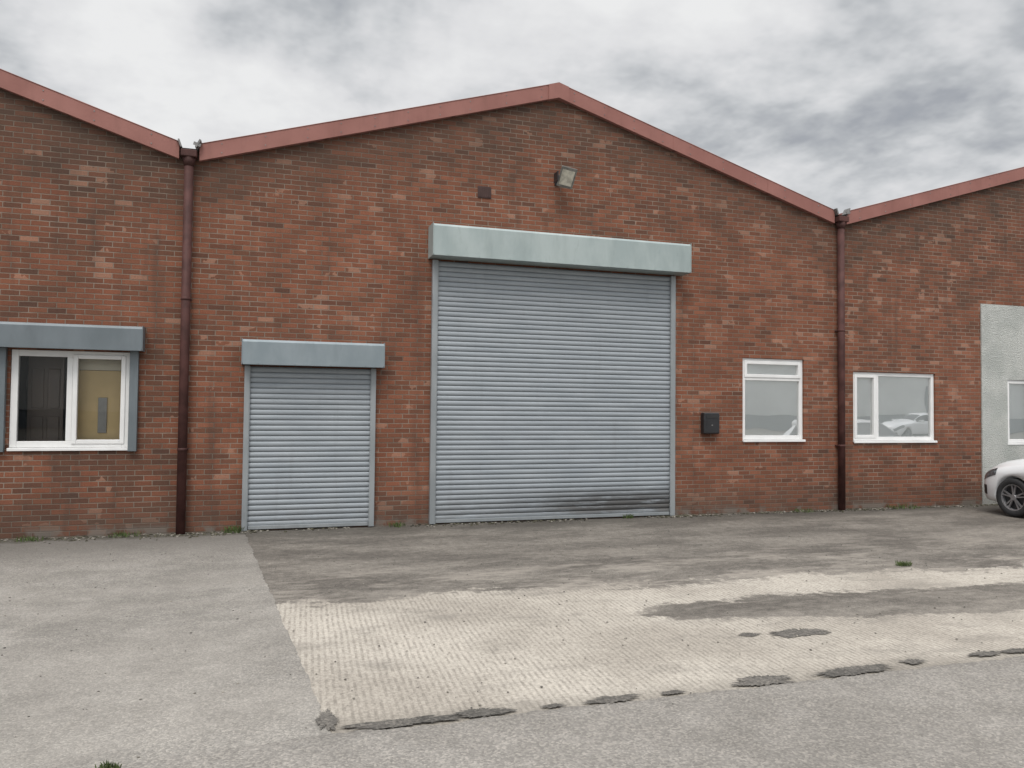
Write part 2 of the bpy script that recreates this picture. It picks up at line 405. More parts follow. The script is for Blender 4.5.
def add_roof(par, x0, x1, gapl=.12, gapr=.12):
    xm = (x0+x1)/2
    bm = bm_new()
    for s in (-1, 1):
        xe = x0+.16 if s < 0 else x1-.16
        n = 8
        prof = []
        for k in range(n+1):
            x = xm+(xe-xm)*k/n
            prof.append((x, ZV-.045+SL*(5.02-abs(x-xm))))
        ya, yb = -.03, 24.1
        t = [bm.verts.new((x, ya, z)) for x, z in prof]; t2 = [bm.verts.new((x, yb, z)) for x, z in prof]
        b = [bm.verts.new((x, ya, z-.012)) for x, z in prof]; b2 = [bm.verts.new((x, yb, z-.012)) for x, z in prof]
        for k in range(n):
            bm.faces.new([t[k], t[k+1], t2[k+1], t2[k]]); bm.faces.new([b[k], b[k+1], b2[k+1], b2[k]])
            bm.faces.new([t[k], t[k+1], b[k+1], b[k]])
    bmesh.ops.recalc_face_normals(bm, faces=bm.faces)
    roof = finish(bm, 'roof', [M['roof']], par)
    for s in (-1, 1):
        xe = x0+gapl if s < 0 else x1-gapr
        bm = bm_new()
        L = abs(xe-xm); cuts = [0.0, 1.55, 3.3, L] if s < 0 else [0.0, 1.9, 3.6, L]
        for k in range(3):
            a = xm+s*cuts[k]; b = xm+s*(cuts[k+1]+(.06 if k < 2 else 0))
            yf = -.075-.003*k
            za, zb = zf(a, xm), zf(b, xm)
            h = .215
            q = [(a, za), (b, zb), (b, zb-h), (a, za-h)]
            F = [bm.verts.new((x, yf, z)) for x, z in q]
            T = [bm.verts.new((x, .16, z+.004)) for x, z in q[:2]]
            Bk = [bm.verts.new((x, -.012, z)) for x, z in q[2:]]
            bm.faces.new(F)
            bm.faces.new([F[0], F[1], T[1], T[0]])
            bm.faces.new([F[2], F[3], Bk[1], Bk[0]])
            bm.faces.new([F[1], F[2], Bk[0], T[1]]); bm.faces.new([F[0], F[3], Bk[1], T[0]])
            bm_cyl(bm, (a, yf-.001, za), (b, yf-.001, zb), .006, seg=8)
            nscr = int(abs(b-a)/.45)
            for i in range(nscr):
                xx = a+(b-a)*(i+.5)/nscr
                zz = zf(xx, xm)
                for dd in (.05, .165):
                    bm_cyl(bm, (xx, yf-.006, zz-dd), (xx, yf+.002, zz-dd), .008, seg=8, mi=1)
        bmesh.ops.recalc_face_normals(bm, faces=bm.faces)
        finish(bm, 'barge_board', [M['fascia'], M['galv']], par)
    bm = bm_new()
    zc = zf(xm, xm)
    pts = [(xm-.16, zc-.16*SL+.004), (xm, zc+.006), (xm+.16, zc-.16*SL+.004), (xm+.16, zc-.16*SL-.222), (xm, zc-.222), (xm-.16, zc-.16*SL-.222)]
    F = [bm.verts.new((x, -.090, z)) for x, z in pts]; Bv = [bm.verts.new((x, .15, z)) for x, z in pts]
    bm.faces.new([F[0], F[1], F[4], F[5]]); bm.faces.new([F[1], F[2], F[3], F[4]])
    for i in range(6):
        j = (i+1) % 6; bm.faces.new([F[i], F[j], Bv[j], Bv[i]])
    bmesh.ops.recalc_face_normals(bm, faces=bm.faces)
    finish(bm, 'ridge_cap', [M['fascia']], roof)

def add_window(par, x0, x1, z0, z1, mull=None, trans=None, y=.03, sash=None, sill=True, glass='glass', fr=.062):
    bm = bm_new(); d = .07
    bm_box(bm, x0, x0+fr, y, y+d, z0, z1, bev=.005); bm_box(bm, x1-fr, x1, y, y+d, z0, z1, bev=.005)
    bm_box(bm, x0+fr, x1-fr, y+.002, y+d, z1-fr, z1, bev=.005); bm_box(bm, x0+fr, x1-fr, y+.002, y+d, z0, z0+fr, bev=.005)
    if mull: bm_box(bm, mull-.032, mull+.032, y+.003, y+d, z0+fr, z1-fr, bev=.005)
    if trans: bm_box(bm, x0+fr, x1-fr, y+.003, y+d, trans-.032, trans+.032, bev=.005)
    for (a, b, c, e) in (sash or []):
        w = .052; ys = y-.012
        bm_box(bm, a, a+w, ys, y+d-.01, c, e, bev=.006); bm_box(bm, b-w, b, ys, y+d-.01, c, e, bev=.006)
        bm_box(bm, a+w, b-w, ys+.002, y+d-.01, e-w, e, bev=.006); bm_box(bm, a+w, b-w, ys+.002, y+d-.01, c, c+w, bev=.006)
    win = finish(bm, 'window', [M['upvc']], par)
    xs = [x0+fr-.01, x1-fr+.01] if not mull else [x0+fr-.01, mull, x1-fr+.01]
    zs = [z0+fr-.01, z1-fr+.01] if not trans else [z0+fr-.01, trans, z1-fr+.01]
    for i in range(len(xs)-1):
        for j in range(len(zs)-1):
            bm = bm_new(); t = random.uniform(-.0025, .0025); t2 = random.uniform(-.002, .002)
            v = [bm.verts.new(p) for p in ((xs[i], y+.035-t, zs[j]-0), (xs[i+1], y+.035+t, zs[j]), (xs[i+1], y+.035+t+t2, zs[j+1]), (xs[i], y+.035-t+t2, zs[j+1]))]
            bm.faces.new(v); finish(bm, 'pane', [M[glass]], win)
    if sill:
        bm = bm_new()
        bm_box(bm, x0-.012, x1+.012, -.028, y+.05, z0-.030, z0-.003, bev=.006)
        bm_box(bm, x0-.012, x1+.012, -.032, -.024, z0-.040, z0-.006, bev=.003)
        finish(bm, 'sill', [M['upvc']], win)
    return win
def add_blind(win, Wn, y=.085):
    bm = bm_new()
    x = Wn[0]+.02
    while x < Wn[1]-.02:
        w = min(.089, Wn[1]-.02-x)
        v = [bm.verts.new(p) for p in ((x, y+.004, Wn[2]+.03), (x+w+.004, y-.004, Wn[2]+.03), (x+w+.004, y-.004, Wn[3]-.02), (x, y+.004, Wn[3]-.02))]
        bm.faces.new(v); x += .089
    return finish(bm, 'window_blind', [M['blind']], win)
def add_room(win, x0, x1, z0, z1, mat, depth=2.2):
    bm = bm_new()
    a, b, c, d = x0-.5, x1+.5, z0-.9, z1+.4
    ya, yb = .14, .14+depth
    V = lambda *p: bm.verts.new(p)
    f = [V(a, ya, c), V(b, ya, c), V(b, ya, d), V(a, ya, d)]; g = [V(a, yb, c), V(b, yb, c), V(b, yb, d), V(a, yb, d)]
    for i in range(4):
        j = (i+1) % 4; bm.faces.new([f[i], f[j], g[j], g[i]])
    bm.faces.new(g)
    o = [V(x0-.01, ya, z0-.01), V(x1+.01, ya, z0-.01), V(x1+.01, ya, z1+.01), V(x0-.01, ya, z1+.01)]
    for i in range(4):
        j = (i+1) % 4; bm.faces.new([f[i], f[j], o[j], o[i]])
    return finish(bm, 'room_interior', [mat], win)

def add_shutter(par, x0, x1, z1, boxb, boxmat, gw=.075, pitch=.070, label=None):
    bm = bm_new(); n = int(round((z1-.05)/pitch)); pitch = (z1-.05)/n
    prof = []
    T0 = .84
    for i in range(n):
        for k in range(8):
            t = k/7
            prof.append((-.030-.0095*math.sin(math.pi*t)**.7 if 0 < k < 7 else -.030, .05+pitch*(i+t*T0)))
        prof.append((-.020, .05+pitch*(i+T0+.025))); prof.append((-.020, .05+pitch*(i+.975)))
    prof.append((-.03, z1))
    a = [bm.verts.new((x0+gw*.5, y, z)) for y, z in prof]; b = [bm.verts.new((x1-gw*.5, y, z)) for y, z in prof]
    for i in range(len(prof)-1): bm.faces.new([a[i], b[i], b[i+1], a[i+1]])
    bmesh.ops.recalc_face_normals(bm, faces=bm.faces)
    sh = finish(bm, 'roller_shutter', [M['slat']], par)
    for s in (0, 1):
        g = (x0, x0+gw) if s == 0 else (x1-gw, x1)
        bm = bm_new()
        bm_box(bm, g[0], g[1], -.075, -.002, 0.0, z1+.01, bev=.006)
        xi = g[1] if s == 0 else g[0]
        bm_box(bm, xi-.008, xi+.008, -.070, -.052, 0.0, z1, bev=.002)
        finish(bm, 'guide_rail', [M['guide']], sh)
    box('bottom_rail', (x0+gw+.012, x1-gw-.012, -.052, -.012, .012, .058), M['guide'], sh)
    bm = bm_new()
    bx0, bx1, by, bz0, bz1 = boxb
    pr = [(-.004, bz1+.015), (-by+.02, bz1), (-by, bz1-.03), (-by, bz0+.012), (-by+.012, bz0), (-.05, bz0), (-.004, bz0+.0)]
    A = [bm.verts.new((bx0, y, z)) for y, z in pr]; B = [bm.verts.new((bx1, y, z)) for y, z in pr]
    for i in range(len(pr)):
        j = (i+1) % len(pr); bm.faces.new([A[i], A[j], B[j], B[i]])
    bm.faces.new(A); bm.faces.new(B[::-1])
    for xx in (bx0, bx1):
        s = -1 if xx == bx0 else 1
        bm_box(bm, min(xx, xx+s*.006), max(xx, xx+s*.006), -by-.006, -.003, bz0-.006, bz1+.012)
    bm_box(bm, bx0+.01, bx1-.01, -by-.005, -by+.001, bz0-.004, bz0+.022)
    for i in range(int((bx1-bx0)/.45)):
        xx = bx0+.2+i*.45
        bm_cyl(bm, (xx, -by-.010, bz0+.012), (xx, -by-.004, bz0+.012), .007, seg=8)
    bmesh.ops.recalc_face_normals(bm, faces=bm.faces)
    finish(bm, 'shutter_box', [boxmat], sh)
    return sh

def add_pipe(par, x, ztop=4.76):
    bm = bm_new(); yy = -.085; r = .056
    bm_cyl(bm, (x, yy, .0), (x, yy, ztop), r)
    for z in (1.05, 2.95): 
        bm_cyl(bm, (x, yy, z-.02), (x, yy, z+.02), r+.002)
        bm_box(bm, x-.066, x+.066, yy+.04, -.002, z-.012, z+.012, bev=.003)
    bm_cyl(bm, (x, yy, ztop-.12), (x, yy, ztop), r+.002, r+.025)
    bm_box(bm, x-.095, x+.095, -.17, -.004, ztop-.01, ztop+.08, bev=.01)
    return finish(bm, 'downpipe', [M['pipe']], par)
def add_valley(par, x):
    bm = bm_new()
    z0 = 4.86
    pr = [(x-.15, z0+.09), (x-.09, z0+.0), (x+.09, z0+.0), (x+.15, z0+.09)]
    A = [bm.verts.new((a, -.13, z)) for a, z in pr]; B = [bm.verts.new((a, 24, z)) for a, z in pr]
    for i in range(3): bm.faces.new([A[i], A[i+1], B[i+1], B[i]])
    bm_box(bm, x-.120, x-.098, -.14, -.02, z0+.01, z0+.11, rot=Matrix.Rotation(-.35, 4, 'Y'))
    bm_box(bm, x+.095, x+.118, -.15, -.02, z0+.02, z0+.13, rot=Matrix.Rotation(.5, 4, 'Y'))
    bm_box(bm, x+.05, x+.14, -.145, -.135, z0+.04, z0+.08, rot=Matrix.Rotation(.3, 4, 'Y'))
    finish(bm, 'valley_gutter', [M['galv']], par)

# ------------------------------------------------------------ THE THREE UNITS
XL, XR = -.97, 9.07
main = empty('industrial_unit', ((XL+XR)/2, 0, 0))
tag(main, 'red brick gabled workshop unit with two closed roller shutters', 'industrial building')
W1 = (7.24, 8.40, 1.15, 2.455)
finish(wall_mesh(XL, XR, [W1]), 'wall', [M['brick']], main)
add_roof(main, XL, XR)
s1 = add_shutter(main, 2.20, 6.00, 3.66, (2.15, 6.11, .33, 3.69, 4.12), M['mainbox'])
s1['label'] = 'wide galvanised roller shutter with black scuffs low down'
s2 = add_shutter(main, -.25, 1.44, 2.12, (-.28, 1.52, .25, 2.14, 2.455), M['smallbox'], gw=.065)
s2['label'] = 'narrow galvanised roller shutter over the entrance door'
w1 = add_window(main, W1[0]+.005, W1[1]-.005, W1[2]+.004, W1[3]-.004, trans=2.13, sash=[(W1[0]+.045, W1[1]-.045, 2.145, W1[3]-.045)], glass='glass2')
r = add_room(w1, *W1, M['inner']); add_blind(w1, W1)
add_pipe(main, XL); add_pipe(main, XR)
add_valley(main, XL); add_valley(main, XR)
bm = bm_new(); bm_box(bm, 2.85, 3.05, -.012, .0, 4.615, 4.785, bev=.004)
for i in range(6):
    bm_box(bm, 2.865+i*.031, 2.880+i*.031, -.02, -.010, 4.63, 4.77)
finish(bm, 'air_vent', [M['vent']], main)
bm = bm_new()
bm_box(bm, 4.02, 4.10, -.02, -.002, 4.90, 5.06, bev=.004)
bm_cyl(bm, (4.06, -.01, 4.99), (4.08, -.15, 5.03), .018, seg=12)
bm_box(bm, 3.965, 3.98, -.28, -.12, 4.90, 5.04, bev=.003)
fl = finish(bm, 'floodlight', [M['black']], main)
R = Matrix.Rotation(math.radians(12), 4, 'Y') @ Matrix.Rotation(math.radians(-10), 4, 'Z') @ Matrix.Rotation(math.radians(34), 4, 'X')
LC = Matrix.Translation((4.12, -.24, 4.98))
bm = bm_new()
g = bmesh.ops.create_cube(bm, size=1)
for v in g['verts']:
    k = 1.0 if v.co.y < 0 else .66
    v.co = Vector((v.co.x*.22*k, v.co.y*.11, v.co.z*.28*k))
bmesh.ops.bevel(bm, geom=bm.edges[:], offset=.014, segments=2, affect='EDGES')
for i in range(5):
    bm_box(bm, -.07+i*.035-.003, -.07+i*.035+.003, .03, .07, -.075, .075)
bm_box(bm, -.118, .118, -.068, -.052, -.150, .150, bev=.006)
bmesh.ops.transform(bm, matrix=LC @ R, verts=bm.verts)
finish(bm, 'lamp_housing', [M['lamp']], fl)
bm = bm_new(); bm_box(bm, -.092, .092, -.076, -.069, -.115, .105, bev=.003)
bmesh.ops.transform(bm, matrix=LC @ R, verts=bm.verts)
finish(bm, 'lamp_lens', [M['lens']], fl)
bm = bm_new()
bm_box(bm, 6.475, 6.755, -.115, -.003, 1.245, 1.575, bev=.022, seg=4)
pb = finish(bm, 'letter_box', [M['black']], main)
box('letter_flap', (6.515, 6.715, -.120, -.114, 1.49, 1.53), M['plastic'], pb, .002)
bm = bm_new()
bm_cyl(bm, (6.615, -.122, 1.38), (6.615, -.113, 1.38), .012, seg=14)
finish(bm, 'letter_lock', [M['galv']], pb)

# left unit
SL = .325
lu = empty('industrial_unit', (XL-5.02, 0, 0))
tag(lu, 'red brick gabled unit with shuttered white office window', 'industrial building')
WL = (-2.90, -1.60, 1.075, 2.26)
finish(wall_mesh(XL-10.04, XL-.002, [WL]), 'wall', [M['brick']], lu)
add_roof(lu, XL-10.04, XL)
SL = .295
wl = add_window(lu, WL[0]+.004, WL[1]-.004, WL[2]+.004, WL[3]-.004, mull=-2.27, sash=[(-2.235, -1.65, WL[2]+.045, WL[3]-.045)], glass='glass', fr=.075, y=.01)
add_room(wl, *WL, M['innerdk'], 2.5)
bm = bm_new(); bm_box(bm, -2.24, -1.50, .19, .21, .9, 2.03, bev=.004); finish(bm, 'ochre_board', [M['tan']], wl)
bm = bm_new(); bm_box(bm, -2.24, -1.50, .19, .21, 2.034, 2.3, bev=.004); finish(bm, 'reflection_panel', [M['cream']], wl)  # cream panel behind the glass, coloured as the pale reflection above the board
bm = bm_new(); bm_box(bm, -1.98, -1.88, .165, .188, 1.25, 1.69, bev=.004); finish(bm, 'grey_plate', [M['grey']], wl)
bm = bm_new()
bm_box(bm, -2.82, -2.42, .42, .46, .4, 2.2, bev=.004)
for a, b in ((-2.78, -2.64), (-2.60, -2.46)):
    for c, d in ((1.1, 1.45), (1.55, 2.05)): bm_box(bm, a, b, .405, .422, c, d, bev=.01)
finish(bm, 'inner_door', [M['wood']], wl)
bm = bm_new()
pr = [(-.004, 2.585), (-.19, 2.565), (-.21, 2.535), (-.21, 2.29), (-.2, 2.275), (-.004, 2.275)]
A = [bm.verts.new((-3.10, y, z)) for y, z in pr]; B = [bm.verts.new((-1.445, y, z)) for y, z in pr]
for i in range(len(pr)):
    j = (i+1) % len(pr); bm.faces.new([A[i], A[j], B[j], B[i]])
bm.faces.new(A); bm.faces.new(B[::-1])
bm_box(bm, -1.445, -1.438, -.216, -.003, 2.268, 2.575)
bm_box(bm, -3.09, -1.45, -.215, -.209, 2.268, 2.292)
bmesh.ops.recalc_face_normals(bm, faces=bm.faces)
sb = finish(bm, 'shutter_box', [M['darkbox']], lu)
box('guide_rail', (-1.598, -1.50, -.07, -.002, 1.03, 2.272), M['darkbox'], sb)
box('guide_rail', (-3.03, -2.935, -.07, -.002, 1.03, 2.272), M['darkbox'], sb)
bm = bm_new(); bm_box(bm, -4.9, -4.7, -.012, 0, 4.6, 4.77, bev=.004); finish(bm, 'air_vent', [M['vent']], lu)

# right unit
ru = empty('industrial_unit', (XR+5.02, 0, 0))
tag(ru, 'red brick gabled unit with pebbledashed section and white windows', 'industrial building')
W2 = (9.38, 11.12, 1.125, 2.285); W3 = (12.745, 14.3, 1.08, 2.215)
finish(wall_mesh(XR+.002, XR+10.04, [W2, W3]), 'wall', [M['brick']], ru)
add_roof(ru, XR, XR+10.04)
w2 = add_window(ru, W2[0]+.004, W2[1]-.004, W2[2]+.004, W2[3]-.004, mull=9.90, sash=[(9.425, 9.875, W2[2]+.045, W2[3]-.045)], glass='glass2')
add_room(w2, *W2, M['inner']); add_blind(w2, W2)
bm = wall_mesh(12.15, 17.0, [W3], ztop=3.56, gable=False, y=-.022, rev=.03)
V = lambda *p: bm.verts.new(p)
for q in (((12.15, -.022, -.05), (12.15, -.022, 3.56), (12.15, .0, 3.56), (12.15, .0, -.05)), ((12.15, -.022, 3.56), (17, -.022, 3.56), (17, .0, 3.56), (12.15, .0, 3.56)), ((17, -.022, -.05), (17, -.022, 3.56), (17, 0, 3.56), (17, 0, -.05))):
    bm.faces.new([V(*p) for p in q])
rp = finish(bm, 'pebbledash_panel', [M['render']], ru)
w3 = add_window(ru, W3[0]+.004, W3[1]-.004, W3[2]+.004, W3[3]-.004, mull=13.3, glass='glass2', y=.0)
add_room(w3, *W3, M['inner']); add_blind(w3, W3)

# ------------------------------------------------------------ GROUND
def sheet(name, pts, z, mat, label=None):
    bm = bm_new(); vs = [bm.verts.new((x, y, z)) for x, y in pts]
    f = bm.faces.new(vs); 
    bm.normal_update()
    if f.normal.z < 0: bmesh.ops.reverse_faces(bm, faces=[f])
    bmesh.ops.triangulate(bm, faces=bm.faces)
    o = finish(bm, name, [mat]); tag(o, label, None, 'structure'); return o
def nz(x, s, a, seed=0): return a*(mnoise.noise(Vector((x*s, seed, 0)))+.5*mnoise.noise(Vector((x*s*3.1, seed+5, 0)))+.25*mnoise.noise(Vector((x*s*9, seed+9, 0))))
sheet('ground', [(-250, -250), (250, -250), (250, 250), (-250, 250)], -.016, M['gnd'])
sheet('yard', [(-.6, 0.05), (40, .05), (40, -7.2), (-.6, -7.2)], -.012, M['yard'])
pts = [(-40, .05), (-.24, .05)]
for i in range(161):
    y = -.0-6.85*i/160; x = -.22+(.36+.22)*(i/160)+nz(y, 2.5, .022, 3)+nz(y, 14, .012, 6); pts.append((x, y))
pts += [(.3, -7.1), (-40, -7.1)]
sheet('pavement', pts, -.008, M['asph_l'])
pts = [(-60, -30)]; 
for i in range(2401):
    x = -12+36*i/2400
    base = -6.75 if x > .3 else -6.75-.08*min(1, (.3-x)/1.5)
    pts.append((x, base+nz(x, 1.6, .035, 1)+nz(x, 9, .02, 2)+nz(x, 40, .010, 4)))
pts += [(60, -6.72), (60, -30)]
pts.insert(1, (-60, -6.8))
sheet('road', pts, -.004, M['road'])
def blob(cx, cy, rx, ry, seed, z=-.001):
    bm = bm_new(); n = 220; vs = []
    for i in range(n):
        a = 2*math.pi*i/n; ca, sa = math.cos(a), math.sin(a)
        k = 1
        for fq, am in ((1.6, .45), (4, .32), (9, .26), (22, .24), (45, .18)):
            k += am*mnoise.noise(Vector((ca*fq+seed*3.7, sa*fq, seed+fq)))
        k = max(.35, k)
        vs.append(bm.verts.new((cx+rx*k*ca, cy+ry*k*sa, z)))
    f = bm.faces.new(vs); bm.normal_update()
    bmesh.ops.triangulate(bm, faces=bm.faces)
    o = finish(bm, 'tarmac_patch', [M['patch']]); tag(o, None, None, 'structure')
for i, b in enumerate([(.72, -6.69, .24, .05), (1.12, -6.68, .16, .055), (1.52, -6.70, .06, .025), (1.9, -6.70, .16, .045), (2.25, -6.70, .07, .025), (2.88, -6.67, .18, .07), (3.5, -6.67, .25, .065), (4.02, -6.64, .08, .04), (4.62, -6.64, .13, .04), (4.92, -6.65, .15, .035), (.34, -6.55, .05, .12), (5.5, -6.65, .2, .035)]):
    blob(*b, i+1)
for i, b in enumerate([(3.36, -5.81, .07, .05), (3.75, -5.87, .23, .085)]): blob(*b, i+31, -.008)

# ------------------------------------------------------------ moss, grit, weeds
def clumps(name, mats, gen, n, label):
    bm = bm_new()
    for i in range(n):
        x, y, s, mi = gen()
        g = bmesh.ops.create_icosphere(bm, subdivisions=1, radius=s)
        rz = random.random()*6.28
        for v in g['verts']:
            v.co = Vector((v.co.x*random.uniform(.7, 1.4), v.co.y*random.uniform(.7, 1.3), max(-.2*s, v.co.z*random.uniform(.4, .8))))
        bmesh.ops.transform(bm, matrix=Matrix.Translation((x, y, -.006)) @ Matrix.Rotation(rz, 4, 'Z'), verts=g['verts'])
        for f in set(f for v in g['verts'] for f in v.link_faces): f.material_index = mi
    o = finish(bm, name, mats); tag(o, label, None, 'stuff'); return o
def gen_foot():
    while True:
        x = random.uniform(-6, 12.6)
        d = mnoise.noise(Vector((x*.9, 4, 0)))+.35
        if x < 0: d += .35
        if 2.1 < x < 6.1: d -= .15
        if -.3 < x < 1.5: d -= .3
        if random.random() < d: break
    y = -.02-abs(random.gauss(0, .14 if x < -.3 else .09))
    return x, y, random.uniform(.006, .024), random.choice([0, 0, 1])
clumps('moss', [M['moss'], M['grit']], gen_foot, 1900, None)
def gen_grit():
    x = random.uniform(-3.5, 9); y = random.uniform(-6.9, -.2)
    return x, y, random.uniform(.003, .009), random.choice([0, 1, 1])
clumps('loose_grit', [M['patch'], M['grit']], gen_grit, 900, None)
bm = bm_new()
def tuft(cx, cy, R, n, h):
    for i in range(n):
        a = random.random()*6.28; r = R*random.random()**.6
        x, y = cx+r*math.cos(a), cy+r*.6*math.sin(a)
        hh = h*random.uniform(.5, 1.2); w = .004; b = random.random()*6.28
        lx, ly = math.cos(b)*hh*.6, math.sin(b)*hh*.6
        dx, dy = -math.sin(b)*w, math.cos(b)*w
        v = [bm.verts.new(p) for p in ((x-dx, y-dy, -.01), (x+dx, y+dy, -.01), (x+lx*.5+dx*.7, y+ly*.5+dy*.7, hh*.65), (x+lx, y+ly, hh), (x+lx*.5-dx*.7, y+ly*.5-dy*.7, hh*.65))]
        bm.faces.new(v)
tuft(6.46, -4.06, .10, 90, .035)
tuft(-.35, -.12, .12, 90, .08); tuft(5.2, -.08, .1, 50, .05); tuft(-1.6, -.1, .2, 70, .05); tuft(8.3, -.1, .2, 50, .05); tuft(10.3, -.1, .3, 90, .06)
tuft(-.62, -6.86, .05, 60, .03); tuft(-1.0, -6.84, .05, 60, .03); tuft(1.75, -.1, .12, 50, .05); tuft(-2.6, -.2, .15, 60, .05)
o = finish(bm, 'weeds', [M['grass']]); tag(o, None, None, 'stuff')

# ------------------------------------------------------------ CAR (nose towards -x)
def make_car():
    ST = [
        (0.00, .50, .30, .52, .62, .42), (.05, .64, .22, .57, .69, .52), (.18, .77, .18, .64, .77, .58), (.42, .845, .17, .72, .85, .63),
        (.80, .865, .17, .79, .92, .66), (1.15, .87, .17, .84, .96, .68), (1.36, .87, .17, .87, .995, .69), (1.70, .87, .17, .90, 1.20, .62),
        (2.05, .87, .17, .92, 1.38, .57), (2.5, .87, .17, .93, 1.445, .57), (3.1, .865, .18, .94, 1.42, .56), (3.55, .85, .20, .95, 1.30, .54),
        (3.82, .82, .24, .94, 1.08, .58), (3.93, .76, .30, .84, .93, .56), (3.97, .66, .36, .74, .82, .5)]
    def interp(x):
        for i in range(len(ST)-1):
            if ST[i][0] <= x <= ST[i+1][0]+1e-6: break
        p0, p1, p2, p3 = ST[max(i-1, 0)], ST[i], ST[i+1], ST[min(i+2, len(ST)-1)]
        t = (x-p1[0])/(p2[0]-p1[0]); r = []
        for k in range(1, 6):
            m1 = (p2[k]-p0[k])/max(1e-6, p2[0]-p0[0])*(p2[0]-p1[0]); m2 = (p3[k]-p1[k])/max(1e-6, p3[0]-p1[0])*(p2[0]-p1[0])
            t2, t3 = t*t, t*t*t
            r.append((2*t3-3*t2+1)*p1[k]+(t3-2*t2+t)*m1+(-2*t3+3*t2)*p2[k]+(t3-t2)*m2)
        return r
    xs = [0, .012, .03, .05, .08, .12, .18]+[.18+(3.82-.18)*i/72 for i in range(1, 73)]+[3.87, 3.91, 3.94, 3.97]
    rings = []
    for x in xs:
        w, zb, sh, top, wr = interp(x)
        half = [(0, zb), (w*.80, zb), (w*.93, zb+.03), (w*.985, zb+.12), (w, .45 if sh > .5 else (zb+sh)/2), (w*.995, sh-.10), (w*.965, sh-.02), (w*.93, sh+.012)]
        half += [(w*.93+(wr-w*.93)*.12, sh+.012+(top-.035-sh-.012)*.12), (w*.93+(wr-w*.93)*.88, sh+.012+(top-.035-sh-.012)*.88), (wr, top-.035), (wr*.90, top-.010), (wr*.6, top+.004), (0, top+.018)]
        rings.append((x, half))
    body = bm_new()
    full = []
    for x, h in rings:
        full.append([(x, -y, z) for y, z in h]+[(x, y, z) for y, z in h[-2:0:-1]])
    n = len(full[0])
    bv = [[body.verts.new(p) for p in r] for r in full]
    for i in range(len(full)-1):
        for k in range(n):
            f = body.faces.new([bv[i][k], bv[i][(k+1) % n], bv[i+1][(k+1) % n], bv[i+1][k]]); f.smooth = True
    body.faces.new(bv[0]); body.faces.new(bv[-1][::-1])
    bmesh.ops.recalc_face_normals(body, faces=body.faces)
    me = bpy.data.meshes.new('tmp'); body.to_mesh(me); body.free()
    ob = bpy.data.objects.new('tmp', me); COL.objects.link(ob)
    cb = bm_new()
    for wx in (.74, 3.22):
        for s in (-1, 1):
            bm_cyl(cb, (wx, s*.60, .30), (wx, s*1.2, .30), .335, seg=40)
    cm = bpy.data.meshes.new('tmpc'); cb.to_mesh(cm); cb.free(); co = bpy.data.objects.new('tmpc', cm); COL.objects.link(co)
    md = ob.modifiers.new('b', 'BOOLEAN'); md.operation = 'DIFFERENCE'; md.object = co; md.solver = 'EXACT'
    dg = bpy.context.evaluated_depsgraph_get(); dg.update()
    fm = bpy.data.meshes.new_from_object(ob.evaluated_get(dg))
    bpy.data.objects.remove(ob); bpy.data.objects.remove(co)
    fm.materials.clear(); fm.materials.append(M['carpaint'])
    car = empty('parked_car', (2.0, 0, 0))
    mesh_obj('body', fm, car)
    def patch(name, quads, mat, off=.006):
        bm = bm_new()
        for q in quads:
            vs = [bm.verts.new(p) for p in q]; bm.faces.new(vs)
        bmesh.ops.remove_doubles(bm, verts=bm.verts, dist=1e-5)
        bmesh.ops.recalc_face_normals(bm, faces=bm.faces)
        c = Vector((2, 0, .8)); 
        fc = bm.faces[:]; s = sum((f.calc_center_median()-c).dot(f.normal) for f in fc)
        if s < 0: bmesh.ops.reverse_faces(bm, faces=fc)
        bm.normal_update()
        for v in bm.verts: v.co += v.normal*off
        for f in bm.faces: f.smooth = True
        return finish(bm, name, [mat], car)
    def pt(i, k): return full[i][k % n]
    idx = lambda a, b: [i for i in range(len(xs)-1) if a <= (xs[i]+xs[i+1])/2 <= b]
    for s in (0, 1):
        def kk(k): return k if s == 0 else n-k
        for a, b in ((1.62, 2.42), (2.50, 3.40)):
            q = []
            for i in idx(a, b):
                q.append([pt(i, kk(8)), pt(i, kk(9)), pt(i+1, kk(9)), pt(i+1, kk(8))])
            patch('side_window', q, M['carglass'])
        q = []
        for i in idx(.08, .42):
            q.append([pt(i, kk(5)), pt(i, kk(6)), pt(i+1, kk(6)), pt(i+1, kk(5))])
            q.append([pt(i, kk(6)), pt(i, kk(7)), pt(i+1, kk(7)), pt(i+1, kk(6))])
        patch('headlight', q, M['headlamp'], .005)
        q = [[pt(i, kk(5)), pt(i, kk(7)), pt(i+1, kk(7)), pt(i+1, kk(5))] for i in idx(3.72, 3.93)]
        patch('tail_light', q, M['redlamp'], .005)
        q = [[pt(i, kk(2)), pt(i, kk(3)), pt(i+1, kk(3)), pt(i+1, kk(2))] for i in idx(1.15, 2.8)]
        patch('side_skirt', q, M['plastic'], .006)
        q = [[pt(i, kk(3)), pt(i, kk(4)), pt(i+1, kk(4)), pt(i+1, kk(3))] for i in idx(.05, .22)]
        patch('air_intake', q, M['plastic'], .004)
        sy = -1 if s == 0 else 1
        bm = bm_new(); bm_box(bm, 1.60, 1.78, min(sy*.90, sy*1.04), max(sy*.90, sy*1.04), .93, 1.06, bev=.03)
        bm_box(bm, 1.66, 1.72, min(sy*.84, sy*.92), max(sy*.84, sy*.92), .94, .97, bev=.005)
        finish(bm, 'wing_mirror', [M['carpaint']], car)
    q = []
    for i in idx(1.42, 1.98):
        for k in (10, 11, 12, 13, 14, 15):
            q.append([pt(i, k), pt(i, k+1), pt(i+1, k+1), pt(i+1, k)])
    patch('windscreen', q, M['carglass'])
    q = []
